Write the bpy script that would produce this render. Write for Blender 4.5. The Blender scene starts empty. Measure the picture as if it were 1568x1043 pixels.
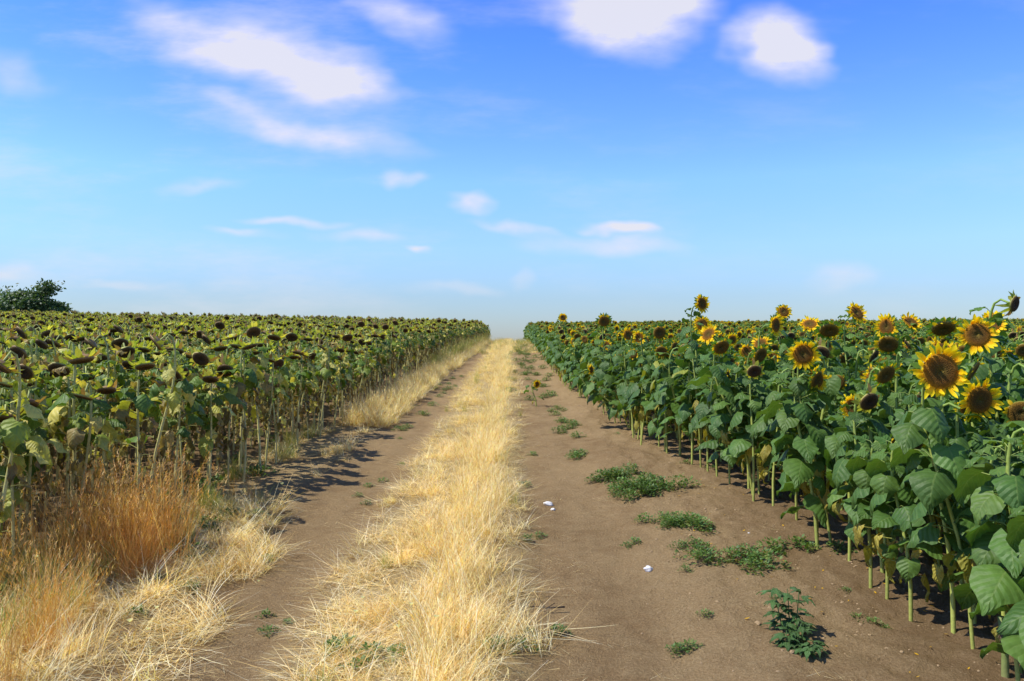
import bpy, math, random
import numpy as np
from mathutils import Vector, Matrix, noise as mn

R = random.Random(7)
scene = bpy.context.scene
EYE = 1.9
SL = 0.037

# ------------------------------------------------------------------ terrain
def sstep(a, b, x):
    t = min(1.0, max(0.0, (x-a)/(b-a)))
    return t*t*(3-2*t)

def base_z(x, y):
    if y < 50: z = SL*y
    elif y < 85: z = 1.85 + SL*(y-50) - 0.0011*(y-50)**2
    elif y < 185:
        z85 = 1.85 + SL*35 - 0.0011*35*35
        z = z85 - 0.04*(y-85)
    else:
        z85 = 1.85 + SL*35 - 0.0011*35*35
        z = z85 - 4.0
    lat = 0.0
    if x < -3: lat += 0.020*min(-x-3, 45)*sstep(5, 30, y)
    if x > 3: lat += 0.007*min(x-3, 45)*sstep(5, 30, y)
    return z + lat

def track_z(x, y):
    f = 1-sstep(70, 90, y)
    wob = 0.06*mn.noise(Vector((0.3, y*0.35, 4.0)))
    xx = x+wob
    g = sstep(-1.45, -1.15, xx)*(1-sstep(-0.05, 0.25, xx))*0.05
    r = sstep(0.75, 1.5, xx)*0.09
    l = (1-sstep(-2.5, -1.9, xx))*0.05
    return (g+r+l)*f

def gz(x, y):
    z = base_z(x, y)+track_z(x, y)
    if y < 90 and abs(x) < 60:
        z += 0.035*mn.noise(Vector((x*0.8, y*0.5, 1.7)))
    return z

def gz_fine(x, y):
    z = gz(x, y)
    if y < 30 and abs(x) < 12:
        rough = 0.35+0.75*sstep(0.9, 1.7, x)+0.5*(1-sstep(-2.8, -2.0, x))
        z += 0.028*rough*mn.noise(Vector((x*5, y*4, 3.1)))
        z += 0.018*rough*mn.noise(Vector((x*14, y*12, 9.1)))
        z += 0.010*rough*mn.noise(Vector((x*30, y*30, 2.1)))
    return z

def left_edge(y):
    if y < 12: return -3.05-0.5*(1-sstep(5, 9, y))
    return -3.05+0.7*sstep(25, 60, y)
def right_edge(y):
    return 2.5-0.6*sstep(6.5, 12, y)-0.45*sstep(12, 22, y)

# ------------------------------------------------------------------ mesh builder
class MB:
    def __init__(s):
        s.v=[]; s.f=[]; s.m=[]; s.c=[]; s.uv=[]
    def add(s, p, c, uv=(0,0)):
        s.v.append((p[0],p[1],p[2])); s.c.append((c[0],c[1],c[2],1.0)); s.uv.append(uv)
        return len(s.v)-1
    def face(s, idx, m): s.f.append(idx); s.m.append(m)
    def mesh(s, name, mats, smooth=True):
        me = bpy.data.meshes.new(name)
        me.from_pydata(s.v, [], s.f)
        for m in mats: me.materials.append(m)
        me.polygons.foreach_set("material_index", s.m)
        me.polygons.foreach_set("use_smooth", [smooth]*len(s.f))
        a = me.attributes.new("col", 'FLOAT_COLOR', 'POINT')
        a.data.foreach_set("color", np.array(s.c, dtype=np.float32).ravel())
        b = me.attributes.new("luv", 'FLOAT2', 'POINT')
        b.data.foreach_set("vector", np.array(s.uv, dtype=np.float32).ravel())
        me.update()
        return me

def jit(c, a, r=R):
    k = 1+r.uniform(-a, a)
    return (c[0]*k*(1+r.uniform(-a,a)*0.3), c[1]*k, c[2]*k*(1+r.uniform(-a,a)*0.3))
def mixc(a, b, t): return tuple(a[i]*(1-t)+b[i]*t for i in range(3))

def tube(mb, pts, rad, n, col, mat, cap=False):
    rings=[]
    N=len(pts)
    for i,p in enumerate(pts):
        p=Vector(p)
        d=(Vector(pts[min(i+1,N-1)])-Vector(pts[max(i-1,0)])).normalized()
        a=Vector((1,0,0)) if abs(d.x)<0.8 else Vector((0,1,0))
        u=d.cross(a).normalized(); w=d.cross(u)
        c = col[i] if isinstance(col, list) else col
        rings.append([mb.add(p+(u*math.cos(2*math.pi*k/n)+w*math.sin(2*math.pi*k/n))*rad[i], c, (k/n,i/N)) for k in range(n)])
    for i in range(N-1):
        for k in range(n):
            mb.face((rings[i][k],rings[i][(k+1)%n],rings[i+1][(k+1)%n],rings[i+1][k]), mat)
    if cap: mb.face(tuple(rings[-1]), mat)

PROF=[(0,.42),(.08,.86),(.2,1.0),(.35,.95),(.52,.74),(.7,.46),(.86,.2),(1,.02)]
def leaf(mb, base, az, pitch, L, W, droop, col, mat, fold=0.15, wave=0.02, r=R, twist=0.0):
    f=Vector((math.cos(az),math.sin(az),0)); s=Vector((-math.sin(az),math.cos(az),0)); up=Vector((0,0,1))
    p=Vector(base); tp=0; rows=[]
    ph=r.uniform(0,6); side_bend=r.uniform(-.25,.25)
    for i,(t,w) in enumerate(PROF):
        a=pitch-droop*t
        d=(f*math.cos(a)+up*math.sin(a)+s*side_bend*t).normalized()
        nrm=-f*math.sin(a)+up*math.cos(a)
        p=p+d*(L*(t-tp)); tp=t
        row=[]
        sd=(s*math.cos(twist)+nrm*math.sin(twist)); nn=nrm*math.cos(twist)-s*math.sin(twist)
        for q in (-1,-.5,0,.5,1):
            back=-(abs(q)**1.5)*0.17*L*(1-t)**4 if t<0.3 else 0
            P=p+sd*(q*w*W*.5)+nn*(-fold*W*(abs(q)**1.4)*w+ wave*math.sin(ph+t*11+q*3)*abs(q)) + d*back
            if abs(q)==1: P=P+sd*(q*r.uniform(-.04,.035)*W)+d*r.uniform(-.02,.02)*L
            row.append(mb.add(P,col,(q,t)))
        rows.append(row)
    for i in range(len(rows)-1):
        for k in range(4):
            mb.face((rows[i][k],rows[i][k+1],rows[i+1][k+1],rows[i+1][k]),mat)

def frame(n):
    n=n.normalized()
    a=Vector((0,0,1)) if abs(n.z)<0.95 else Vector((1,0,0))
    u=a.cross(n).normalized(); w=n.cross(u)
    return u,w,n

M_STEM,M_LEAF,M_PETAL,M_DISC=0,1,2,3
def head(mb, c, n, Rd, kind, r=R):
    u,w,n=frame(n); N=18
    if kind=='mature':
        cc=[(.06,.034,.016),(.07,.04,.02),(.09,.05,.022),(.12,.07,.028),(.17,.11,.035)]
    elif kind=='fading':
        cc=[(.14,.10,.022),(.12,.075,.016),(.17,.09,.016),(.24,.13,.017),(.30,.20,.03)]
    else:
        cc=[(.18,.13,.022),(.14,.08,.016),(.19,.085,.014),(.34,.15,.014),(.46,.24,.014)]
    rr=[0.02,.35,.62,.85,1.0]; hh=[.02,.10,.15,.13,.0]
    rings=[]
    for k,(q,h) in enumerate(zip(rr,hh)):
        ring=[]
        for j in range(N):
            a=2*math.pi*j/N
            ring.append(mb.add(c+(u*math.cos(a)+w*math.sin(a))*Rd*q+n*(h*Rd*0.9), jit(cc[k],.12,r), (q*math.cos(a),q*math.sin(a))))
        rings.append(ring)
    for k in range(4):
        for j in range(N):
            mb.face((rings[k][j],rings[k][(j+1)%N],rings[k+1][(j+1)%N],rings[k+1][j]),M_DISC)
    mb.face(tuple(rings[0]),M_DISC)
    rb=r.random()
    gb=(.13,.22,.035) if kind!='mature' else (mixc((.54,.49,.11),(.28,.31,.05),rb*2) if rb<.5 else mixc((.34,.21,.07),(.16,.09,.035),r.random()))
    prev=rings[4]
    for q,h in ((1.06,-.14),(.9,-.33),(.55,-.5),(.22,-.62)):
        ring=[]
        for j in range(N):
            a=2*math.pi*j/N
            ring.append(mb.add(c+(u*math.cos(a)+w*math.sin(a))*Rd*q*r.uniform(.93,1.07)+n*(h*Rd), jit(gb,.35,r), (0.3,.5)))
        for j in range(N):
            mb.face((prev[j],prev[(j+1)%N],ring[(j+1)%N],ring[j]),M_STEM)
        prev=ring
    nb=18 if kind!='mature' else 22
    for j in range(nb):
        a=2*math.pi*(j+r.uniform(-.3,.3))/nb
        o=u*math.cos(a)+w*math.sin(a); t=-u*math.sin(a)+w*math.cos(a)
        Lb=Rd*r.uniform(.5,.85); wd=Rd*.2
        if kind=='mature':
            if r.random()<.2: continue
            Lb=Rd*r.uniform(.4,1.1); wd=Rd*r.uniform(.18,.32)
        back=r.uniform(.0,1.3) if kind=='mature' else r.uniform(-.2,.35)
        if kind=='mature': cb_=mixc((.72,.66,.12),(.26,.33,.04),r.random()) if r.random()<.7 else (.28,.17,.06)
        else: cb_=(.12,.23,.035)
        colr=jit(cb_,.2,r)
        b0=c+o*Rd*.98-n*Rd*.15
        i0=mb.add(b0-t*wd,colr,(-1,.1)); i1=mb.add(b0+t*wd,colr,(1,.1))
        m=b0+o*Lb*.5-n*Lb*.5*back
        i2=mb.add(m+t*wd*.9,colr,(.8,.5)); i3=mb.add(m-t*wd*.9,colr,(-.8,.5))
        tip=m+o*Lb*.45-n*Lb*(back*.5+r.uniform(-.3,.4))
        i4=mb.add(tip,colr,(0,1))
        mb.face((i0,i1,i2,i3),M_PETAL); mb.face((i3,i2,i4),M_PETAL)
    if kind=='mature': return
    layers=((22,.74,0.10),(18,.66,.38)) if kind=='bloom' else ((16,.5,-.1),)
    for (cnt,ln,lift) in layers:
        for j in range(cnt):
            if kind=='fading' and r.random()<.35: continue
            if kind=='bloom' and r.random()<.08: continue
            a=2*math.pi*(j+r.uniform(-.4,.4))/cnt
            o=u*math.cos(a)+w*math.sin(a); t=-u*math.sin(a)+w*math.cos(a)
            L=Rd*ln*r.uniform(.65,1.3); wd=Rd*.15*r.uniform(.75,1.2)
            pit=lift+r.uniform(-.35,.45); curl=r.uniform(-1.1,1.1)
            tw=r.uniform(-.5,.5)
            p=c+o*Rd*.93+n*Rd*.02
            rows=[]; tp=0
            for tt,ww in ((0,.45),(.3,.95),(.6,1.0),(.85,.6),(1,.05)):
                an=pit+curl*tt
                d=o*math.cos(an)+n*math.sin(an)+t*tw*tt*.6; nn=n*math.cos(an)-o*math.sin(an)
                p=p+d*L*(tt-tp); tp=tt
                t2=t*math.cos(tw*tt)+nn*math.sin(tw*tt)
                cl=mixc((.90,.46,.008),(.95,.72,.012),min(1,tt*1.4))
                if kind=='fading': cl=mixc(cl,(.55,.30,.03),.25)
                rows.append([mb.add(p-t2*wd*ww+nn*.12*wd,cl,(-1,tt)),mb.add(p-nn*wd*.2,cl,(0,tt)),mb.add(p+t2*wd*ww+nn*.12*wd,cl,(1,tt))])
            for i in range(4):
                for k in range(2):
                    mb.face((rows[i][k],rows[i][k+1],rows[i+1][k+1],rows[i+1][k]),M_PETAL)

def bez(p0,p1,p2,p3,t):
    return p0*(1-t)**3+p1*3*t*(1-t)**2+p2*3*t*t*(1-t)+p3*t**3

def sunflower(mb, seed, H, kind, side, yaw=0.0, tilt=None, Rd=None, leanx=0.0, leany=0.0, nleaf=None, nohead=False):
    r=random.Random(seed)
    if tilt is None:
        tilt = r.uniform(-.5,.35) if kind!='mature' else r.uniform(-1.4,-.6)
    if Rd is None: Rd = r.uniform(.06,.078) if kind!='mature' else r.uniform(.068,.088)
    az=-math.pi/2+yaw
    n=Vector((math.cos(az)*math.cos(tilt),math.sin(az)*math.cos(tilt),math.sin(tilt)))
    c=Vector((leanx,leany,H))
    hf=Vector((math.cos(az),math.sin(az),0))
    back=c-n*Rd*.55
    p0=Vector((0,0,-.06)); p3=back
    p1=Vector((leanx*.2+r.uniform(-.04,.04),leany*.2+r.uniform(-.04,.04),H*.5))
    p2=back-n*0.14+Vector((0,0,.03 if kind!='mature' else .09))
    knee=Vector((p2.x*1.0-hf.x*.02,p2.y-hf.y*.02,H*.86))
    ctrl=[]
    for i in range(7): 
        ctrl.append(bez(p0,p1,knee-Vector((0,0,H*.2)),knee,i/6))
    for i in range(1,6):
        ctrl.append(bez(knee,knee+Vector((0,0,H*.09)),p2,p3,i/5))
    R0=r.uniform(.011,.0155)
    rads=[R0*(1-.45*i/(len(ctrl)-1)) for i in range(len(ctrl))]
    if side=='green': sc=[jit(mixc((.40,.43,.09),(.21,.32,.055),i/11),.08,r) for i in range(len(ctrl))]
    else: sc=[jit(mixc((.62,.55,.22),(.32,.36,.09),i/11),.12,r) for i in range(len(ctrl))]
    tube(mb,ctrl,rads,7,sc,M_STEM)
    if not nohead: head(mb,c,n,Rd,kind,r)
    def stem_at(z):
        for i in range(len(ctrl)-1):
            if ctrl[i+1].z>=z: 
                t=(z-ctrl[i].z)/max(1e-4,ctrl[i+1].z-ctrl[i].z); return ctrl[i].lerp(ctrl[i+1],max(0,min(1,t)))
        return ctrl[6]
    nl=nleaf or (r.randint(20,24) if side=='green' else r.randint(17,21))
    a=r.uniform(0,6)
    for i in range(nl):
        q=i/(nl-1)
        z=H*(.25+.73*q**.85) if side=='green' else H*(.30+.64*q**.65)
        b=stem_at(min(z,H*.97))
        a+=2.4+r.uniform(-.3,.3)
        size=(.55+.45*math.sin(math.pi*min(1,.25+q*.75))) * r.uniform(.7,1.15)
        if q>.85: size*=.8
        L=.25*size; W=.23*size
        if side!='green': L*=.86; W*=.80
        if nleaf and nleaf<10: L*=.5; W*=.5
        pl=r.uniform(.09,.17)*size*(1.1)
        pp=r.uniform(.25,.8) if q>.3 else r.uniform(-.1,.4)
        o=Vector((math.cos(a),math.sin(a),0))
        pe=[b, b+o*pl*.5*math.cos(pp)+Vector((0,0,pl*.5*math.sin(pp)+.01)), b+o*pl*math.cos(pp*.6)+Vector((0,0,pl*math.sin(pp)*.8))]
        pitch=r.uniform(-.8,.05); droop=r.uniform(.5,1.5)
        if q>.8: pitch=r.uniform(-.3,.6)
        if side=='green':
            col=jit(mixc((.060,.135,.026),(.115,.205,.036),r.random()),.22,r)
            if q<.18:
                if r.random()<.6: col=jit((.38,.32,.05),.3,r); droop*=1.3; pitch=-1.1; L*=.75; W*=.45
            elif r.random()<.03: col=jit((.32,.34,.05),.2,r)
        else:
            col=jit(mixc((.065,.13,.02),(.20,.27,.035),r.random()),.3,r)
            if q<.4 and r.random()<.85:
                col=jit(mixc((.13,.085,.035),(.42,.33,.10),r.random()),.35,r); pitch=-1.25; droop=.4; L*=.75; W*=.35
            elif r.random()<.44:
                col=jit(r.choice([(.46,.46,.07),(.64,.56,.13),(.30,.22,.07)]),.25,r); W*=.8; droop*=1.2
        tube(mb,pe,[.0042,.0035,.003],4,jit(mixc(col,(.26,.31,.07),.6),.1,r),M_STEM)
        leaf(mb,pe[-1],a+r.uniform(-.3,.3),pitch,L,W,droop,col,M_LEAF,fold=r.uniform(.0,.3) if side=='green' else r.uniform(0,.55),wave=.016 if side=='green' else .026,r=r,twist=r.uniform(-.5,.5))

# ------------------------------------------------------------------ materials
def newmat(name):
    m=bpy.data.materials.new(name); m.use_nodes=True
    nt=m.node_tree; nt.nodes.clear()
    return m,nt,nt.nodes,nt.links
def N(nt,t,**k):
    n=nt.nodes.new(t)
    for a,b in k.items(): setattr(n,a,b)
    return n
def mathn(nt,op,a,b=None,c=None):
    n=nt.nodes.new('ShaderNodeMath'); n.operation=op
    for i,x in enumerate((a,b,c)):
        if x is None: continue
        if isinstance(x,(int,float)): n.inputs[i].default_value=x
        else: nt.links.new(x,n.inputs[i])
    return n.outputs[0]
def mixrgb(nt,fac,a,b,blend='MIX'):
    n=nt.nodes.new('ShaderNodeMix'); n.data_type='RGBA'; n.blend_type=blend
    for s,x in ((n.inputs[0],fac),(n.inputs[6],a),(n.inputs[7],b)):
        if isinstance(x,(int,float)): s.default_value=x
        elif isinstance(x,tuple): s.default_value=(x[0],x[1],x[2],1)
        else: nt.links.new(x,s)
    return n.outputs[2]
def plantmat(name, trans=.3, rough=.55, veins=False, noise_scale=40, noise_amt=.25, bump=0.0, spec=.4, disc=False, randamt=.25):
    m,nt,ns,lk=newmat(name)
    at=N(nt,'ShaderNodeAttribute',attribute_name='col')
    oi=N(nt,'ShaderNodeObjectInfo')
    tc=N(nt,'ShaderNodeTexCoord')
    no=N(nt,'ShaderNodeTexNoise'); no.inputs['Scale'].default_value=noise_scale; no.inputs['Detail'].default_value=2
    lk.new(tc.outputs['Object'],no.inputs['Vector'])
    v=mathn(nt,'MULTIPLY_ADD',no.outputs[0],noise_amt*2.4,1-noise_amt*1.2)
    v2=mathn(nt,'MULTIPLY_ADD',oi.outputs['Random'],randamt,1-randamt/2)
    k=mathn(nt,'MULTIPLY',v,v2)
    sc=N(nt,'ShaderNodeVectorMath',operation='SCALE'); lk.new(at.outputs['Color'],sc.inputs[0]); lk.new(k,sc.inputs['Scale'])
    col=sc.outputs[0]; hgt=no.outputs[0]
    if veins:
        lu=N(nt,'ShaderNodeAttribute',attribute_name='luv')
        sp=N(nt,'ShaderNodeSeparateXYZ'); lk.new(lu.outputs['Vector'],sp.inputs[0])
        au=mathn(nt,'ABSOLUTE',sp.outputs[0])
        ph=mathn(nt,'FRACT',mathn(nt,'SUBTRACT',mathn(nt,'MULTIPLY',sp.outputs[1],6.5),mathn(nt,'MULTIPLY',au,1.9)))
        d=mathn(nt,'ABSOLUTE',mathn(nt,'SUBTRACT',ph,.5))
        vv=mathn(nt,'LESS_THAN',d,.07)
        mid=mathn(nt,'LESS_THAN',au,.045)
        vein=mathn(nt,'MAXIMUM',mathn(nt,'MULTIPLY',vv,.45),mid)
        col=mixrgb(nt,mathn(nt,'MULTIPLY',vein,.4),col,(.21,.30,.08))
        hgt=mathn(nt,'ADD',mathn(nt,'MULTIPLY',d,-1.5),mathn(nt,'MULTIPLY',no.outputs[0],1.6))
    if disc:
        vo=N(nt,'ShaderNodeTexVoronoi'); vo.inputs['Scale'].default_value=180; lk.new(tc.outputs['Object'],vo.inputs['Vector'])
        col=mixrgb(nt,.35,col,mixrgb(nt,1.0,col,vo.outputs['Distance'],'MULTIPLY'))
        hgt=vo.outputs['Distance']
    p=N(nt,'ShaderNodeBsdfPrincipled'); p.inputs['Roughness'].default_value=rough
    p.inputs['Specular IOR Level'].default_value=spec
    lk.new(col,p.inputs['Base Color'])
    if bump>0:
        b=N(nt,'ShaderNodeBump'); b.inputs['Strength'].default_value=bump; b.inputs['Distance'].default_value=.005
        lk.new(hgt,b.inputs['Height']); lk.new(b.outputs[0],p.inputs['Normal'])
    out=N(nt,'ShaderNodeOutputMaterial')
    if trans>0:
        t=N(nt,'ShaderNodeBsdfTranslucent')
        tcl=mixrgb(nt,1.0,col,(1.6,1.6,.6),'MULTIPLY')
        lk.new(tcl,t.inputs[0])
        mx=N(nt,'ShaderNodeMixShader'); mx.inputs[0].default_value=trans
        lk.new(p.outputs[0],mx.inputs[1]); lk.new(t.outputs[0],mx.inputs[2]); lk.new(mx.outputs[0],out.inputs[0])
    else: lk.new(p.outputs[0],out.inputs[0])
    return m
m_stem=plantmat('sunflower_stem',0,.6,noise_scale=30,bump=.4)
m_leaf=plantmat('sunflower_leaf',.25,.52,veins=True,noise_scale=18,noise_amt=.25,bump=.8,spec=.32)
m_petal=plantmat('sunflower_petal',.35,.6,noise_scale=60,noise_amt=.12,randamt=.1,spec=.2)
m_disc=plantmat('sunflower_seed_disc',0,.85,noise_scale=90,noise_amt=.3,bump=1.0,disc=True,spec=.15)
SM=[m_stem,m_leaf,m_petal,m_disc]
m_straw=plantmat('dry_grass',.3,.5,noise_scale=12,noise_amt=.2,spec=.4,randamt=.35)
m_weed=plantmat('weed_leaf',.25,.55,noise_scale=30,noise_amt=.25,randamt=.3)
m_bark=plantmat('tree_bark',0,.9,noise_scale=6,noise_amt=.3,bump=.6)

def simple(name,col,rough=.8,scale=20,amt=.25):
    m,nt,ns,lk=newmat(name)
    tc=N(nt,'ShaderNodeTexCoord'); no=N(nt,'ShaderNodeTexNoise'); no.inputs['Scale'].default_value=scale; no.inputs['Detail'].default_value=5
    lk.new(tc.outputs['Object'],no.inputs['Vector'])
    c=mixrgb(nt,no.outputs[0],tuple(x*(1-amt) for x in col),tuple(min(1,x*(1+amt)) for x in col))
    p=N(nt,'ShaderNodeBsdfPrincipled'); p.inputs['Roughness'].default_value=rough; lk.new(c,p.inputs['Base Color'])
    b=N(nt,'ShaderNodeBump'); b.inputs['Strength'].default_value=.5; b.inputs['Distance'].default_value=.005; lk.new(no.outputs[0],b.inputs['Height']); lk.new(b.outputs[0],p.inputs['Normal'])
    o=N(nt,'ShaderNodeOutputMaterial'); lk.new(p.outputs[0],o.inputs[0])
    return m
m_clod=simple('dry_soil_clod',(.36,.245,.125),.95)
m_stone=simple('pale_stone',(.78,.76,.72),.8)

# ------------------------------------------------------------------ ground
def build_ground():
    def steps(segs):
        o=[segs[0][0]]
        for a,b,s in segs:
            n=max(1,int(round((b-a)/s)))
            o+= [a+(b-a)*(i+1)/n for i in range(n)]
        return o
    xs=steps([(-3000,-400,650),(-400,-60,34),(-60,-12,2),(-12,-4.5,.3),(-4.5,4.5,.03),(4.5,12,.3),(12,60,2),(60,400,34),(400,3000,650)])
    ys=steps([(-400,-20,40),(-20,1.5,1.0),(1.5,3,.1),(3,9,.03),(9,16,.08),(16,30,.25),(30,90,1),(90,190,5),(190,800,60),(800,5000,700)])
    v=[(x,y,gz_fine(x,y)) for y in ys for x in xs]
    nx=len(xs); f=[(j*nx+i,j*nx+i+1,(j+1)*nx+i+1,(j+1)*nx+i) for j in range(len(ys)-1) for i in range(nx-1)]
    me=bpy.data.meshes.new('ground'); me.from_pydata(v,[],f)
    me.polygons.foreach_set("use_smooth",[True]*len(f))
    ob=bpy.data.objects.new('ground',me); scene.collection.objects.link(ob)
    m,nt,ns,lk=newmat('dry_earth_track'); me.materials.append(m)
    tc=N(nt,'ShaderNodeTexCoord'); sp=N(nt,'ShaderNodeSeparateXYZ'); lk.new(tc.outputs['Object'],sp.inputs[0])
    def nz(s,det=6,rough=.6,sx=1,sy=1):
        mp=N(nt,'ShaderNodeMapping'); mp.inputs['Scale'].default_value=(sx,sy,1); lk.new(tc.outputs['Object'],mp.inputs[0])
        n=N(nt,'ShaderNodeTexNoise'); n.inputs['Scale'].default_value=s; n.inputs['Detail'].default_value=det; n.inputs['Roughness'].default_value=rough
        lk.new(mp.outputs[0],n.inputs['Vector']); return n.outputs[0]
    def mr(x,a,b,c=0,d=1):
        n=N(nt,'ShaderNodeMapRange',interpolation_type='SMOOTHSTEP'); 
        lk.new(x,n.inputs[0]); n.inputs[1].default_value=a;n.inputs[2].default_value=b;n.inputs[3].default_value=c;n.inputs[4].default_value=d
        return n.outputs[0]
    big=nz(1.1,3,.6,1,.5); mid=nz(7,4,.65); fine=nz(60,5,.75); grain=nz(300,2,.6)
    c=mixrgb(nt,mr(big,.35,.65),(.355,.232,.112),(.49,.338,.170))
    c=mixrgb(nt,mr(mid,.3,.7),c,mixrgb(nt,.5,c,(.55,.40,.21)))
    c=mixrgb(nt,mr(fine,.35,.7,0,.8),mixrgb(nt,1.0,c,(.60,.57,.53),'MULTIPLY'),c)
    c=mixrgb(nt,mr(grain,.55,.75,0,.35),c,(.60,.46,.28))
    xw=mathn(nt,'ADD',sp.outputs[0],mathn(nt,'MULTIPLY_ADD',mid,.8,-.4))
    strip=mathn(nt,'MULTIPLY',mr(xw,-1.4,-1.05),mr(xw,-.05,.25,1,0))
    verge=mathn(nt,'MULTIPLY',mr(xw,-2.6,-2.05,1,0),mr(xw,-4.2,-3.4))
    verge=mathn(nt,'MULTIPLY',verge,mr(big,.4,.6,.2,.9))
    lit=mathn(nt,'MAXIMUM',strip,verge)
    fib=nz(40,4,.6,3,.6)
    st=mixrgb(nt,fib,(.30,.20,.09),(.66,.50,.23))
    c=mixrgb(nt,mathn(nt,'MULTIPLY',lit,.75),c,st)
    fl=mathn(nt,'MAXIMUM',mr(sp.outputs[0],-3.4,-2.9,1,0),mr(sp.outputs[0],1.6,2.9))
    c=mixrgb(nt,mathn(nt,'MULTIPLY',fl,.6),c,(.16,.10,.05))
    far=mr(sp.outputs[1],80,120)
    c=mixrgb(nt,far,c,(.16,.17,.06))
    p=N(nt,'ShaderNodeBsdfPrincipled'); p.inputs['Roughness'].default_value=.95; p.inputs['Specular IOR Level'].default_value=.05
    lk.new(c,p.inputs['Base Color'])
    h=mathn(nt,'ADD',mathn(nt,'MULTIPLY',mid,.7),mathn(nt,'ADD',mathn(nt,'MULTIPLY',fine,.7),mathn(nt,'MULTIPLY',grain,.12)))
    b=N(nt,'ShaderNodeBump'); b.inputs['Strength'].default_value=1.0; b.inputs['Distance'].default_value=.04
    lk.new(h,b.inputs['Height']); lk.new(b.outputs[0],p.inputs['Normal'])
    o=N(nt,'ShaderNodeOutputMaterial'); lk.new(p.outputs[0],o.inputs[0])
build_ground()

# ------------------------------------------------------------------ scattering
def scatter(name, recs, coll):
    a=np.array(recs,dtype=np.float32)
    me=bpy.data.meshes.new(name); me.from_pydata([tuple(map(float,p)) for p in a[:,:3]],[],[])
    at=me.attributes.new('rot','FLOAT_VECTOR','POINT'); at.data.foreach_set('vector',a[:,3:6].ravel())
    at=me.attributes.new('scl','FLOAT','POINT'); at.data.foreach_set('value',a[:,6].copy())
    at=me.attributes.new('idx','INT','POINT'); at.data.foreach_set('value',a[:,7].astype(np.int32))
    ob=bpy.data.objects.new(name,me); scene.collection.objects.link(ob)
    g=bpy.data.node_groups.new(name+'_scatter','GeometryNodeTree')
    g.interface.new_socket('Geometry',in_out='INPUT',socket_type='NodeSocketGeometry')
    g.interface.new_socket('Geometry',in_out='OUTPUT',socket_type='NodeSocketGeometry')
    gi=g.nodes.new('NodeGroupInput'); go=g.nodes.new('NodeGroupOutput')
    ip=g.nodes.new('GeometryNodeInstanceOnPoints')
    ci=g.nodes.new('GeometryNodeCollectionInfo'); ci.inputs['Collection'].default_value=coll
    ci.inputs['Separate Children'].default_value=True; ci.inputs['Reset Children'].default_value=True
    def na(nm,t):
        n=g.nodes.new('GeometryNodeInputNamedAttribute'); n.data_type=t; n.inputs['Name'].default_value=nm; return n.outputs[0]
    er=g.nodes.new('FunctionNodeEulerToRotation')
    g.links.new(na('rot','FLOAT_VECTOR'),er.inputs[0])
    g.links.new(gi.outputs[0],ip.inputs['Points']); g.links.new(ci.outputs[0],ip.inputs['Instance'])
    ip.inputs['Pick Instance'].default_value=True
    g.links.new(na('idx','INT'),ip.inputs['Instance Index'])
    g.links.new(er.outputs[0],ip.inputs['Rotation']); g.links.new(na('scl','FLOAT'),ip.inputs['Scale'])
    g.links.new(ip.outputs[0],go.inputs[0])
    md=ob.modifiers.new('scatter','NODES'); md.node_group=g
    return ob
def coll_of(name, meshes):
    c=bpy.data.collections.new(name)
    for i,me in enumerate(meshes):
        o=bpy.data.objects.new('%s_%02d'%(name,i),me); c.objects.link(o)
    return c

left_t=[]
for i in range(12):
    mb=MB(); sunflower(mb,100+i,1.40+R.uniform(-.14,.12),'mature','dry',yaw=R.uniform(-.9,.9)); left_t.append(mb.mesh('mature_sunflower_plant',SM))
right_t=[]
kinds=['bloom','fading','bloom','fading','mature','fading','fading','fading','fading','bloom']
for i,k in enumerate(kinds):
    mb=MB(); sunflower(mb,200+i,1.36+R.uniform(-.10,.08),k,'green',yaw=R.uniform(-.4,.4), nohead=(i in (6,8)), tilt=(None if k!='mature' else -.5), Rd=(.07 if k=='mature' else None)); right_t.append(mb.mesh('green_sunflower_plant',SM))
CL=coll_of('mature_sunflower',left_t); CR=coll_of('green_sunflower',right_t)

heroes=[ # distance-tied placements of the individually recognisable flowers
 (1440,590,4.35,'bloom',-.05,.05,.098),(1500,632,4.7,'bloom',.1,-.1,.082),(1497,530,5.6,'bloom',-.3,.1,.085),
 (1230,562,6.3,'bloom',-.15,-.05,.078),(1357,592,5.6,'fading',.3,-.5,.07),(1358,516,7.3,'bloom',-1.0,.0,.075),
 (1188,512,8.2,'bloom',.7,.0,.075),(1105,548,8.0,'fading',.2,-.6,.08),(1085,524,8.9,'bloom',-.9,.5,.08),
 (1075,476,9.5,'bloom',.5,.1,.072),(1200,487,12,'bloom',0,.3,.08),(1312,490,9,'bloom',.4,.5,.085),
 (925,498,14,'fading',0,-.3,.095),(1445,550,6.3,'bloom',.3,1.0,.075),(1445,520,6.7,'fading',-.2,-.9,.09),
 (928,536,15,'bloom',-.4,.1,.07),(880,530,19,'bloom',.2,.2,.085),(1165,560,8.0,'fading',.5,-.4,.08),
 (1165,537,9.0,'bloom',-.6,.6,.075),(1555,482,6.0,'mature',.6,-.2,.06),(1360,545,6.8,'fading',-.5,-.6,.08),
 (1490,588,5.0,'fading',.9,-.5,.07),(1520,510,7.5,'bloom',-.7,.3,.08),(1010,520,11,'fading',0,-.2,.085),
 (962,520,13,'bloom',.4,.2,.085),(978,524,13.5,'bloom',-.4,0,.08),(862,492,26,'bloom',.2,.2,.1),(905,573,13,'bloom',.9,.1,.06),
 (1270,520,8,'fading',-.3,-.8,.09),(1395,505,9,'bloom',.2,.7,.08),(1075,508,10.5,'bloom',.2,.2,.08),(1240,508,10,'bloom',-.4,.8,.085),
 (822,587,17,'bloom',.6,-.1,.06)]
hero_xy=[]
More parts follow.
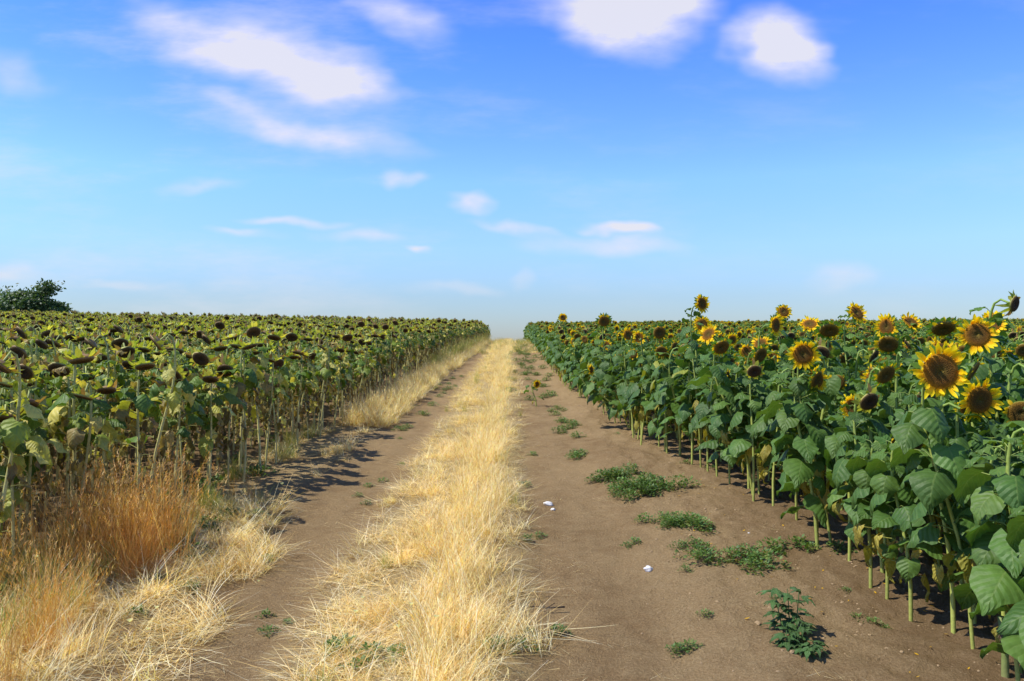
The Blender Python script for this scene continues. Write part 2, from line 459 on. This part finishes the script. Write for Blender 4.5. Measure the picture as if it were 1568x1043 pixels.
for k,(px,py,d,kind,yaw,tilt,Rd) in enumerate(heroes):
    hx=(px-784)/1220*d; H=EYE-(py-485)/1220*d
    edge=right_edge(d)+.05
    short=H<.7
    bx=max(hx,edge) if not short else hx; lean=hx-bx
    by=d+.06
    mb=MB(); sunflower(mb,300+k,H,kind,'green',yaw=yaw,tilt=tilt,Rd=Rd,leanx=lean,leany=-.06,nleaf=(7 if short else None))
    me=mb.mesh('sunflower',SM)
    o=bpy.data.objects.new('sunflower',me); scene.collection.objects.link(o)
    o.location=(bx,by,gz(bx,by)); hero_xy.append((bx,by))

def field(side):
    recs=[]
    edge=left_edge if side<0 else right_edge
    x=0.0
    while x<52:
        y=3.2 if side>0 else 5.0
        while y<76:
            xx=edge(y)+side*(x+R.uniform(-.12,.12))
            yy=y+R.uniform(-.08,.08)
            step=.27 if y<30 else (.34 if y<50 else .4)
            if side>0 and y<20: step=.24
            y+=step*R.uniform(.8,1.2)
            if abs(xx)>0.70*yy+3.0: continue
            if R.random()<.05: continue
            if side>0 and any((xx-a)**2+(yy-b)**2<.03 for a,b in hero_xy): continue
            if side>0: idx=R.choices(range(10),[1.2,3,1.2,3,2,3,4,3,4,1.2])[0]
            else: idx=R.randrange(12)
            s=R.uniform(.86,1.08) if side>0 else R.uniform(.86,1.12)
            if side>0 and yy<5.2: s*=.92
            rz=R.gauss(0.25 if side<0 else 0,.75)
            recs.append((xx,yy,gz(xx,yy)-.01,R.uniform(-.06,.06),R.uniform(-.06,.06),rz,s,idx))
        x+=.58 if x<8 else .7
    return recs
scatter('mature_sunflower_field',field(-1),CL)
scatter('green_sunflower_field',field(1),CR)

# ------------------------------------------------------------------ grasses
def blade(mb,b,az,L,lean,bend,wd,col,n=4,r=R,tipcol=None):
    f=Vector((math.cos(az),math.sin(az),0)); s0=az+math.pi/2+r.uniform(-.8,.8)
    s=Vector((math.cos(s0),math.sin(s0),r.uniform(-.2,.2)))
    p=Vector(b); rows=[]
    for i in range(n+1):
        t=i/n; a=lean+bend*t
        if i: p=p+(f*math.sin(a)+Vector((0,0,math.cos(a))))*(L/n)
        if p.z<.004: p.z=.004+r.uniform(0,.008)
        w=wd*(1-.75*t**1.5)
        c=col if tipcol is None else mixc(col,tipcol,t)
        rows.append((mb.add(p-s*w*.5,c,(-1,t)),mb.add(p+s*w*.5,c,(1,t))))
    for i in range(n): mb.face((rows[i][0],rows[i][1],rows[i+1][1],rows[i+1][0]),0)
    return p
STR=[(.92,.74,.36),(.95,.84,.50),(.76,.55,.22),(.96,.89,.64),(.54,.35,.12)]
def clump(seed,nb,rad,L,lean,bend,wd,cols,azb=None,seedheads=0.0):
    r=random.Random(seed); mb=MB()
    for i in range(nb):
        a=r.uniform(0,6.28); q=rad*math.sqrt(r.random())
        az=r.uniform(0,6.28) if azb is None or r.random()<.35 else azb+r.gauss(0,.6)
        ln=r.uniform(*L)
        c=jit(r.choice(cols),.15,r)
        tip=blade(mb,(q*math.cos(a),q*math.sin(a),0),az,ln,r.uniform(*lean),r.uniform(*bend),wd*r.uniform(.6,1.3),c,5,r)
        if r.random()<seedheads:
            c2=jit(c,.2,r)
            for k in range(5):
                blade(mb,tip-Vector((0,0,.015*k)),r.uniform(0,6.28),.035,r.uniform(.2,.9),.3,.005,c2,2,r)
    return mb.mesh('dry_grass_clump',[m_straw],False)
T=[]
for i in range(4): T.append(clump(400+i,60,.13,(.16,.46),(.3,1.3),(.2,1.2),.0046,STR,azb=(None if i<2 else 0)))
for i in range(3): T.append(clump(410+i,52,.10,(.20,.46),(.0,.75),(.2,1.3),.0046,STR,seedheads=.15))
for i in range(2): T.append(clump(420+i,50,.18,(.2,.45),(1.25,1.6),(-.1,.2),.0046,STR))
for i in range(3): T.append(clump(430+i,60,.12,(.45,.95),(.0,.3),(.05,.6),.0038,[(.60,.29,.06),(.70,.40,.11),(.46,.22,.05),(.76,.52,.20)],seedheads=.7))
for i in range(2): T.append(clump(440+i,60,.12,(.2,.5),(.0,.5),(.1,.9),.005,[(.18,.27,.05),(.30,.33,.07),(.5,.42,.14)]))
CG=coll_of('dry_grass_clump',T)

strip=[]; 
y=2.6
while y<72:
    dy=.06 if y<14 else (.12 if y<30 else .2)
    for _ in range(8):
        lo=-1.22-.14*sstep(8,20,y)
        xx=R.uniform(lo,.16)+.14*mn.noise(Vector((0,y*.8,0)))
        yy=y+R.uniform(0,dy)
        e=min(xx-lo,.16-xx)
        patch=mn.noise(Vector((xx*2.0,yy*1.1,5)))
        ridge=math.exp(-((xx+.36+.2*patch)/.24)**2)
        if e<.25 and R.random()<.6: continue
        if patch<-.08 and ridge<.5 and R.random()<.8: continue
        if xx>-.15 and R.random()<.35: continue
        if R.random()<ridge*.7: idx=R.choice([4,5,6]); s=R.uniform(.5,.95)
        elif R.random()<.6: idx=R.choice([7,8]); s=R.uniform(.6,1.0)
        else: idx=R.choice([0,1,2,3]); s=R.uniform(.45,.8)
        if R.random()<.02: idx=12; s*=.6
        if y>20: s*=1.1
        rz=R.gauss(math.pi+.5,.7) if xx<-.5 else R.uniform(0,6.28)
        strip.append((xx,yy,gz(xx,yy)-.005,R.uniform(-.1,.1),(-.3 if xx<-.6 else .15)*R.random() if idx in (4,5,6) else 0,rz,s,idx))
    y+=dy
scatter('dry_grass_strip',strip,CG)
verge=[]
for _ in range(1700):
    yy=R.uniform(3,13); xx=R.uniform(-4.3,-1.6)
    ed=-1.85-.5*sstep(4.5,10,yy)+.35*mn.noise(Vector((1,yy*1.2,0)))
    if xx>ed or xx<left_edge(yy)-.2: continue
    pt=mn.noise(Vector((xx*1.3,yy*.9,8)))
    if yy>8 and pt<.0: continue
    if pt<-.15 and R.random()<.6: continue
    idx=R.choice([7,8,7,8,7,8,0,1,2,3]) ; s=R.uniform(.5,.95)
    if xx<-2.7 and R.random()<.25: idx=R.choice([12,13])
    verge.append((xx,yy,gz(xx,yy),0,0,R.uniform(0,6.28),s,idx))
def patch(cx,cy,rx,ry,n,idxs,s0,s1):
    for _ in range(n):
        a=R.uniform(0,6.28); q=math.sqrt(R.random())
        xx=cx+rx*q*math.cos(a); yy=cy+ry*q*math.sin(a)
        verge.append((xx,yy,gz(xx,yy)-.01,R.uniform(-.2,.2),R.uniform(-.2,.2),R.uniform(0,6.28),R.uniform(s0,s1),R.choice(idxs)))
patch(-2.85,5.9,.40,.45,34,[9,10,11],.5,.95)
patch(-3.3,6.4,.4,.5,14,[9,10,11,12],.5,.9)
patch(-3.5,5.5,.4,.4,20,[9,10,12,13],.4,.75)
patch(-2.6,4.15,.35,.45,26,[4,5,9,6],.45,.8)
patch(-2.85,4.8,.3,.4,20,[4,5,9,12],.4,.75)
patch(-2.7,7.8,.3,.6,12,[9,4,12,13],.4,.6)
patch(-2.35,10.8,.2,.4,10,[4,5,7],.5,.8)
for _ in range(800):
    yy=13.5+(R.random()**1.3)*50; w=.75-.3*sstep(30,60,yy)
    xr=-2.1+.35*sstep(20,50,yy)
    xx=xr-w*R.random()
    if mn.noise(Vector((xx,yy*.35,3)))<-.2: continue
    verge.append((xx,yy,gz(xx,yy),0,0,R.uniform(0,6.28),R.uniform(.75,1.25),R.choice([4,5,6,0,1,4,5])))
for _ in range(160):
    yy=R.uniform(28,66); xx=left_edge(yy)+R.uniform(-.1,.45)
    verge.append((xx,yy,gz(xx,yy),0,0,R.uniform(0,6.28),R.uniform(1.2,2.0),R.choice([12,13,5,12])))
for _ in range(260):
    yy=R.uniform(40,70); xx=R.uniform(-1.9,1.5)
    verge.append((xx,yy,gz(xx,yy),0,0,R.uniform(0,6.28),R.uniform(.7,1.2),R.choice([4,5,0,1,12]) if xx<.3 else R.choice([12,13,0])))
scatter('dry_grass_verge',verge,CG)
lit=[]
for _ in range(300):
    yy=2.8+R.random()**1.4*22; xx=R.choice([R.uniform(-2.1,-1.3),R.uniform(.1,.5),R.uniform(-1.6,-1.1),R.uniform(.5,2.4)])
    lit.append((xx,yy,gz(xx,yy)+.002,0,0,R.uniform(0,6.28),R.uniform(.3,.7),0))
CS=coll_of('loose_straw',[clump(450,9,.22,(.1,.25),(1.35,1.6),(-.05,.1),.003,STR)])
scatter('loose_straw',lit,CS)

# weeds
def weedmat_mesh(seed,n,rad,h,ls,cols):
    r=random.Random(seed); mb=MB()
    for i in range(n):
        a=r.uniform(0,6.28); q=rad*r.random()**.6*(.75+.35*math.sin(a*3+seed))
        z=r.uniform(.004,h)*(1-(q/rad)**2*.7)
        c=jit(r.choice(cols),.3,r); L=ls*r.uniform(.6,1.3)
        p=Vector((q*math.cos(a),q*math.sin(a),z)); az=a+r.uniform(-1.3,1.3); pt=r.uniform(-.2,.9)
        d=Vector((math.cos(az)*math.cos(pt),math.sin(az)*math.cos(pt),math.sin(pt))); s=Vector((-math.sin(az),math.cos(az),r.uniform(-.4,.4)))
        i0=mb.add(p,c,(0,0)); i1=mb.add(p+d*L*.5+s*L*.28,c,(1,.5)); i2=mb.add(p+d*L,c,(0,1)); i3=mb.add(p+d*L*.5-s*L*.28,c,(-1,.5))
        mb.face((i0,i1,i2,i3),0)
        if r.random()<.12: blade(mb,(0,0,.005),a,q+.03,1.3,.2,.003,(.2,.12,.07),3,r)
    return mb.mesh('weed_mat',[m_weed],False)
GC=[(.09,.17,.03),(.13,.23,.045),(.10,.19,.05),(.17,.21,.05)]
W=[weedmat_mesh(500+i,260,.17,.11,.032,GC) for i in range(3)]+[weedmat_mesh(505,120,.14,.09,.04,GC)]+[weedmat_mesh(506,240,.17,.09,.028,GC+[(.16,.09,.04)])]
CW=coll_of('weed_mat',W)
wr=[]
def wp(x,y,rx,ry,n,s0=.7,s1=1.1,ids=(0,1,2)):
    for _ in range(n):
        xx=x+R.gauss(0,rx); yy=y+R.gauss(0,ry); wr.append((xx,yy,gz(xx,yy),0,0,R.uniform(0,6.28),R.uniform(s0,s1),R.choice(ids)))
wp(1.16,9.1,.12,.12,8); wp(1.38,8.4,.18,.22,14,.8,1.2); wp(1.46,6.95,.16,.12,10,.7,1.1); wp(1.60,5.95,.14,.12,9,.7,1.1,(0,4)); wp(1.38,6.3,.06,.05,2,.4,.6)
wp(.86,10.8,.1,.15,4,.6,.9); wp(1.0,13,.15,.6,6,.7,1.0); wp(.9,15,.15,.8,6,.6,.9); wp(.93,4.55,.06,.05,3,.4,.6,(3,)); wp(1.2,4.9,.03,.03,1,.35,.4,(3,))
wp(.95,6.6,.05,.1,2,.4,.6,(3,)); wp(1.32,5.75,.03,.03,1,.35,.5,(3,)); wp(2.15,6.2,.12,.1,5,.6,.9,(3,)); wp(.05,4.4,.12,.25,5,.5,.8,(3,)); wp(-.75,4.35,.12,.2,5,.5,.8,(3,))
wp(-1.55,8.5,.15,1.5,6,.3,.5,(3,0)); wp(-2.8,7.2,.3,.5,9,.6,1.0,(3,0)); wp(-1.5,4.9,.1,.3,3,.3,.5,(3,)); wp(.6,22,.35,4,18,.7,1.2); wp(.5,38,.4,8,34,.9,1.5); wp(-1.7,22,.2,5,14,.6,1.0); wp(.2,9,.15,2,5,.4,.6,(3,))
wp(-3.4,6.2,.5,.5,24,.8,1.5,(3,)); wp(-2.3,5.0,.2,.5,6,.4,.7,(3,)); wp(-3.3,8.5,.3,1.2,16,.8,1.4,(3,)); wp(2.2,9,.5,2,14,.2,.5,(3,0)); wp(1.8,5,.5,.6,6,.2,.4,(3,0))
scatter('weed_patches',wr,CW)

def tall_weed(x,y,h,seed):
    r=random.Random(seed); mb=MB()
    for st in range(3):
        ox,oy=r.uniform(-.06,.06),r.uniform(-.05,.05); hh=h*r.uniform(.4,1) if st else h
        pts=[Vector((ox*(1+t),oy*(1+t),hh*t)) for t in (0,.33,.66,1)]
        tube(mb,pts,[.005,.004,.003,.002],5,(.1,.17,.05),0)
        a=r.uniform(0,6)
        for i in range(11):
            a+=2.3; t=.1+.9*i/10; b=pts[0].lerp(pts[3],t)
            L=.085*r.uniform(.7,1.2)
            for off in (-.8,0,.8):
                leaf(mb,b+Vector((math.cos(a),math.sin(a),0))*.03,a+off,r.uniform(-.2,.4),L*(1 if off==0 else .7),L*.4,.8,jit((.09,.18,.05),.2,r),1,fold=.1,wave=.004,r=r)
    me=mb.mesh('weed_plant',[m_stem,m_leaf]); o=bpy.data.objects.new('weed_plant',me); scene.collection.objects.link(o); o.location=(x,y,gz(x,y))
tall_weed(1.60,4.55,.24,1); tall_weed(1.50,4.35,.1,2)

def rock(name,sx,sy,sz,mat,seed):
    import bmesh
    bm=bmesh.new(); bmesh.ops.create_icosphere(bm,subdivisions=3,radius=1)
    for v in bm.verts:
        n_=mn.noise(v.co*1.3+Vector((seed,0,0)))*.35+mn.noise(v.co*3+Vector((0,seed,0)))*.12
        v.co*=1+n_; v.co.x*=sx; v.co.y*=sy; v.co.z*=sz
    me=bpy.data.meshes.new(name); bm.to_mesh(me); bm.free(); me.materials.append(mat)
    return me
for k,(x,y,s) in enumerate([(.37,8.0,.05),(1.01,5.9,.045),(.40,7.8,.03)]):
    me=rock('white_stone',s,s*.7,s*.5,m_stone,k*3.1); me.polygons.foreach_set('use_smooth',[True]*len(me.polygons))
    o=bpy.data.objects.new('white_stone',me); scene.collection.objects.link(o); o.location=(x,y,gz_fine(x,y)+s*.2); o.rotation_euler=(0,.1,k)
CC=coll_of('soil_clod',[rock('soil_clod',1,.85,.6,m_clod,i*7.7) for i in range(4)]+[rock('pebble',1,.8,.6,m_stone,5)])
cl=[]
for _ in range(4500):
    yy=2.8+R.random()**1.5*14; xx=R.choice([R.uniform(.15,1.3),R.uniform(1.1,4),R.uniform(1.8,4),R.uniform(1.2,3),R.uniform(-2.4,-1.3),R.uniform(-5,-2.6)])
    s=.003+.011*R.random()**4
    if .1<xx<1.1 or -2.3<xx<-1.3: s*=.6
    elif R.random()<.10: s*=1.6
    cl.append((xx,yy,gz_fine(xx,yy)+s*.05,R.uniform(-.4,.4),R.uniform(-.4,.4),R.uniform(0,6),s,4 if R.random()<.006 else R.randrange(4)))
scatter('soil_clods',cl,CC)

def flower_mesh(white=True):
    mb=MB()
    if white:
        c=(.8,.8,.78); n=10; i0=mb.add((0,0,0),(.7,.75,.5)); ring=[mb.add((.016*math.cos(2*math.pi*k/n),.016*math.sin(2*math.pi*k/n),.012+.002*(k%2)),c) for k in range(n)]
        for k in range(n): mb.face((i0,ring[k],ring[(k+1)%n]),0)
    else:
        c=(.8,.48,.02); a=[mb.add(p,c) for p in ((-.02,0,0),(0,-.007,.003),(.022,0,.006),(0,.007,.002))]; mb.face(tuple(a),0)
    return mb.mesh('bindweed_flower' if white else 'fallen_petal',[m_petal],True)
CF=coll_of('bindweed_flower',[flower_mesh()]); CP=coll_of('fallen_petal',[flower_mesh(False)])
fl=[]
for px,py,h in [(610,1010,.14),(630,975,.15),(150,950,.16),(200,990,.1),(228,993,.08),(275,972,.06),(395,895,.03),(555,960,.14),(432,757,.05),(445,765,.05),(765,873,.12),(55,940,.3),(240,960,.08),(668,1000,.16),(545,985,.14)]:
    d=EYE*1220/(py-485); x=(px-784)*d/1220
    fl.append((x,d,gz(x,d)+h,-.5,R.uniform(-.3,.3),0,R.uniform(.7,1.2),0))
scatter('bindweed_flowers',fl,CF)
pe=[]
for _ in range(60):
    yy=R.uniform(3.6,9); xx=right_edge(yy)+R.uniform(-1.1,.6)
    pe.append((xx,yy,gz_fine(xx,yy)+.008,R.uniform(-.2,.2),R.uniform(-.2,.2),R.uniform(0,6),R.uniform(.5,1.1),0))
scatter('fallen_petals',pe,CP)
mb=MB(); tube(mb,[Vector((-.16,.03,.012)),Vector((-.05,0,.016)),Vector((.04,-.02,.013)),Vector((.15,-.02,.02))],[.003,.004,.005,.006],6,(.08,.055,.035),0,True)
tube(mb,[Vector((.04,-.02,.015)),Vector((.09,.03,.03))],[.003,.002],5,(.08,.055,.035),0,True)
o=bpy.data.objects.new('twig',mb.mesh('twig',[m_bark])); scene.collection.objects.link(o); o.location=(.19,5.15,gz(.19,5.15)+.01)
mb=MB(); tube(mb,[Vector((0,0,-.05)),Vector((.0,.0,.12)),Vector((-.02,0,.3))],[.019,.017,.016],9,[(.3,.3,.1),(.22,.28,.07),(.2,.25,.06)],0,True)
leaf(mb,Vector((-.01,0,.28)),-2.0,-1.0,.16,.08,.5,(.12,.08,.04),1)
o=bpy.data.objects.new('broken_sunflower_stalk',mb.mesh('broken_sunflower_stalk',SM)); scene.collection.objects.link(o); o.location=(2.50,4.05,gz(2.50,4.05))

# ------------------------------------------------------------------ distant tree
def tree(x,y,h,cw,seed):
    r=random.Random(seed); mb=MB()
    tips=[]
    def br(p,d,L,rad,lev):
        pts=[p]; 
        for i in range(4):
            d=(d+Vector((r.uniform(-.2,.2),r.uniform(-.2,.2),r.uniform(-.05,.15)))).normalized(); pts.append(pts[-1]+d*L/4)
        tube(mb,pts,[rad*(1-.5*i/4) for i in range(5)],6,(.09,.07,.05),0)
        if lev==0: tips.extend(pts[2:]); return
        for k in range(r.randint(4,5)):
            q=r.choice(pts[2:]); a=r.uniform(0,6.28); e=r.uniform(.0,.9)
            br(q,Vector((math.cos(a)*math.cos(e),math.sin(a)*math.cos(e),math.sin(e))),L*r.uniform(.5,.7),rad*.5,lev-1)
    for k in range(5):
        a=k*1.3; br(Vector((0,0,0)),Vector((math.cos(a)*.4*cw/h,math.sin(a)*.4*cw/h,1)).normalized(),h*.42,.14,2)
    for t in tips:
        cs=r.uniform(.3,.55); c0=mixc((.03,.07,.02),(.12,.20,.06),r.random())
        for k in range(60):
            p=t+Vector((r.gauss(0,cs),r.gauss(0,cs),r.gauss(0,cs*.6))); c=jit(c0,.3,r); s=r.uniform(.13,.24)
            u=Vector((r.gauss(0,1),r.gauss(0,1),r.gauss(0,.6))).normalized(); w=u.orthogonal().normalized()
            ids=[mb.add(p+v,c) for v in (-u*s,w*s*.5,u*s,-w*s*.5)]; mb.face(tuple(ids),1)
    top=sorted(v[2] for v in mb.v)[int(len(mb.v)*.985)]; k=h/top
    xsd=sorted(v[0] for v in mb.v); half=max(abs(xsd[int(len(xsd)*.02)]),abs(xsd[int(len(xsd)*.98)])); kw=cw*.5/half
    mb.v=[(a*kw,b*kw,c_*k) for a,b,c_ in mb.v]
    o=bpy.data.objects.new('distant_tree',mb.mesh('distant_tree',[m_bark,m_weed],False)); scene.collection.objects.link(o); o.location=(x,y,gz(x,y)-.2)
tree(-66.0,110,8.2,7.6,3)
tree(-73,116,6.2,6,5)

# ------------------------------------------------------------------ sky
w=bpy.data.worlds.new('World'); scene.world=w; w.use_nodes=True
nt=w.node_tree; nt.nodes.clear()
sky=N(nt,'ShaderNodeTexSky'); sky.sky_type='NISHITA'; sky.sun_disc=False
SUN=Vector((-.56,-.10,.82)).normalized()
sky.sun_elevation=math.asin(SUN.z); sky.sun_rotation=math.atan2(SUN.x,SUN.y)
sky.air_density=1.0; sky.dust_density=.3; sky.ozone_density=1.6
tc=N(nt,'ShaderNodeTexCoord'); sp=N(nt,'ShaderNodeSeparateXYZ'); nt.links.new(tc.outputs['Generated'],sp.inputs[0])
rp=N(nt,'ShaderNodeValToRGB'); nt.links.new(sp.outputs[2],rp.inputs[0])
def K(c): return (c[0]/2.5,c[1]/2.5,c[2]/2.5,1)
els=rp.color_ramp.elements
els[0].position=0.0; els[0].color=K((.49,.56,.77))
els[1].position=1.0; els[1].color=K((.45,.55,.75))
for p_,c_ in ((.06,(.60,.72,.96)),(.12,(.78,.98,1.28)),(.20,(.84,1.16,1.70)),(.36,(.52,.92,2.3)),(.55,(.45,.6,1.0))):
    e=els.new(p_); e.color=K(c_)
mg=N(nt,'ShaderNodeVectorMath',operation='MULTIPLY'); nt.links.new(sky.outputs[0],mg.inputs[0]); nt.links.new(rp.outputs[0],mg.inputs[1])
mg2=N(nt,'ShaderNodeVectorMath',operation='SCALE'); nt.links.new(mg.outputs[0],mg2.inputs[0]); mg2.inputs['Scale'].default_value=2.5
yy=mathn(nt,'MAXIMUM',sp.outputs[1],.05)
u=mathn(nt,'DIVIDE',sp.outputs[0],yy); v=mathn(nt,'DIVIDE',sp.outputs[2],yy)
cb=N(nt,'ShaderNodeCombineXYZ'); nt.links.new(u,cb.inputs[0]); nt.links.new(v,cb.inputs[1])
def noi(scale,det,rough,sx=1,sy=1,rot=0):
    mp=N(nt,'ShaderNodeMapping'); mp.inputs['Scale'].default_value=(sx,sy,1); mp.inputs['Rotation'].default_value=(0,0,rot); nt.links.new(cb.outputs[0],mp.inputs[0])
    n=N(nt,'ShaderNodeTexNoise'); n.inputs['Scale'].default_value=scale; n.inputs['Detail'].default_value=det; n.inputs['Roughness'].default_value=rough
    nt.links.new(mp.outputs[0],n.inputs['Vector']); return n
wn=noi(7,3,.55,1,1.6)
sb=N(nt,'ShaderNodeVectorMath',operation='SUBTRACT'); nt.links.new(wn.outputs['Color'],sb.inputs[0]); sb.inputs[1].default_value=(.5,.5,.5)
ml=N(nt,'ShaderNodeVectorMath',operation='MULTIPLY'); nt.links.new(sb.outputs[0],ml.inputs[0]); ml.inputs[1].default_value=(.16,.06,0)
ad=N(nt,'ShaderNodeVectorMath',operation='ADD'); nt.links.new(cb.outputs[0],ad.inputs[0]); nt.links.new(ml.outputs[0],ad.inputs[1])
P=ad.outputs[0]
blobs=[(405,85,165,46,-10,1.0),(525,118,85,42,-12,1.15),(290,50,100,28,-15,.55),(490,200,165,24,-9,.65),(370,162,70,18,-20,.4),(600,18,95,32,-25,.5),
(965,10,118,66,0,1.6),(1195,60,72,50,-3,1.3),(715,315,45,11,-8,.65),(785,345,70,8,-8,.5),(630,268,28,13,0,.55),(935,348,55,10,-3,.9),(930,376,125,17,-3,.45),
(462,343,64,9,-5,.6),(390,362,55,8,-4,.5),(540,366,55,12,0,.4),(625,386,32,6,0,.55),(310,275,65,12,4,.4),(20,100,80,26,-20,.35),(1295,425,60,18,0,.35),
(805,430,18,16,0,.22),(20,418,60,14,0,.35),(700,445,65,9,0,.3),(200,432,60,8,0,.3)]
acc=None
for (px,py,rx,ry,rot,s) in blobs:
    mp=N(nt,'ShaderNodeMapping'); mp.vector_type='TEXTURE'
    mp.inputs['Location'].default_value=((px-784)/1220,(530-py)/1220,0)
    mp.inputs['Rotation'].default_value=(0,0,math.radians(rot))
    mp.inputs['Scale'].default_value=(rx*1.35/1220,ry*1.45/1220,1)
    nt.links.new(P,mp.inputs[0])
    ln=N(nt,'ShaderNodeVectorMath',operation='LENGTH'); nt.links.new(mp.outputs[0],ln.inputs[0])
    r_=N(nt,'ShaderNodeMapRange',interpolation_type='SMOOTHSTEP'); nt.links.new(ln.outputs['Value'],r_.inputs[0])
    r_.inputs[1].default_value=1.0; r_.inputs[2].default_value=.0; r_.inputs[3].default_value=0; r_.inputs[4].default_value=s*1.15
    acc=r_.outputs[0] if acc is None else mathn(nt,'ADD',acc,mathn(nt,'MULTIPLY',r_.outputs[0],mathn(nt,'SUBTRACT',1.0,mathn(nt,'MINIMUM',acc,1.0))))
dn=noi(9,5,.6,1,2.2)
acc=mathn(nt,'MULTIPLY',acc,mathn(nt,'MULTIPLY_ADD',dn.outputs[0],2.2,-.08))
wi=noi(2.6,6,.62,1,3.6,.2)
wr_=N(nt,'ShaderNodeMapRange',interpolation_type='SMOOTHSTEP'); nt.links.new(wi.outputs[0],wr_.inputs[0]); wr_.inputs[1].default_value=.45; wr_.inputs[2].default_value=.76; wr_.inputs[4].default_value=.45
lw=N(nt,'ShaderNodeMapRange'); nt.links.new(u,lw.inputs[0]); lw.inputs[1].default_value=.3; lw.inputs[2].default_value=-.4; lw.inputs[3].default_value=.35; lw.inputs[4].default_value=1.1
acc=mathn(nt,'ADD',acc,mathn(nt,'MULTIPLY',wr_.outputs[0],lw.outputs[0]))
front=N(nt,'ShaderNodeMapRange'); nt.links.new(sp.outputs[1],front.inputs[0]); front.inputs[1].default_value=.1; front.inputs[2].default_value=.4
acc=mathn(nt,'MULTIPLY',mathn(nt,'MINIMUM',acc,1.0),front.outputs[0])
cloud=mixrgb(nt,mathn(nt,'MULTIPLY',acc,.92),mg2.outputs[0],(5.5,5.45,5.9))
bg=N(nt,'ShaderNodeBackground'); bg.inputs['Strength'].default_value=.15; nt.links.new(cloud,bg.inputs[0])
wo=N(nt,'ShaderNodeOutputWorld'); nt.links.new(bg.outputs[0],wo.inputs[0])

sd=bpy.data.lights.new('sun','SUN'); sd.energy=5.0; sd.angle=math.radians(.5); sd.color=(1,.97,.89)
so=bpy.data.objects.new('sun',sd); scene.collection.objects.link(so); so.rotation_euler=SUN.to_track_quat('Z','Y').to_euler()

cam=bpy.data.cameras.new('camera'); cam.lens=28.0; cam.sensor_width=36; cam.clip_start=.05; cam.clip_end=8000
co=bpy.data.objects.new('camera',cam); scene.collection.objects.link(co)
co.location=(0,0,EYE); co.rotation_euler=(math.radians(90+.4),0,0)
scene.camera=co
scene.view_settings.view_transform='Standard'; scene.view_settings.look='None'; scene.view_settings.exposure=0
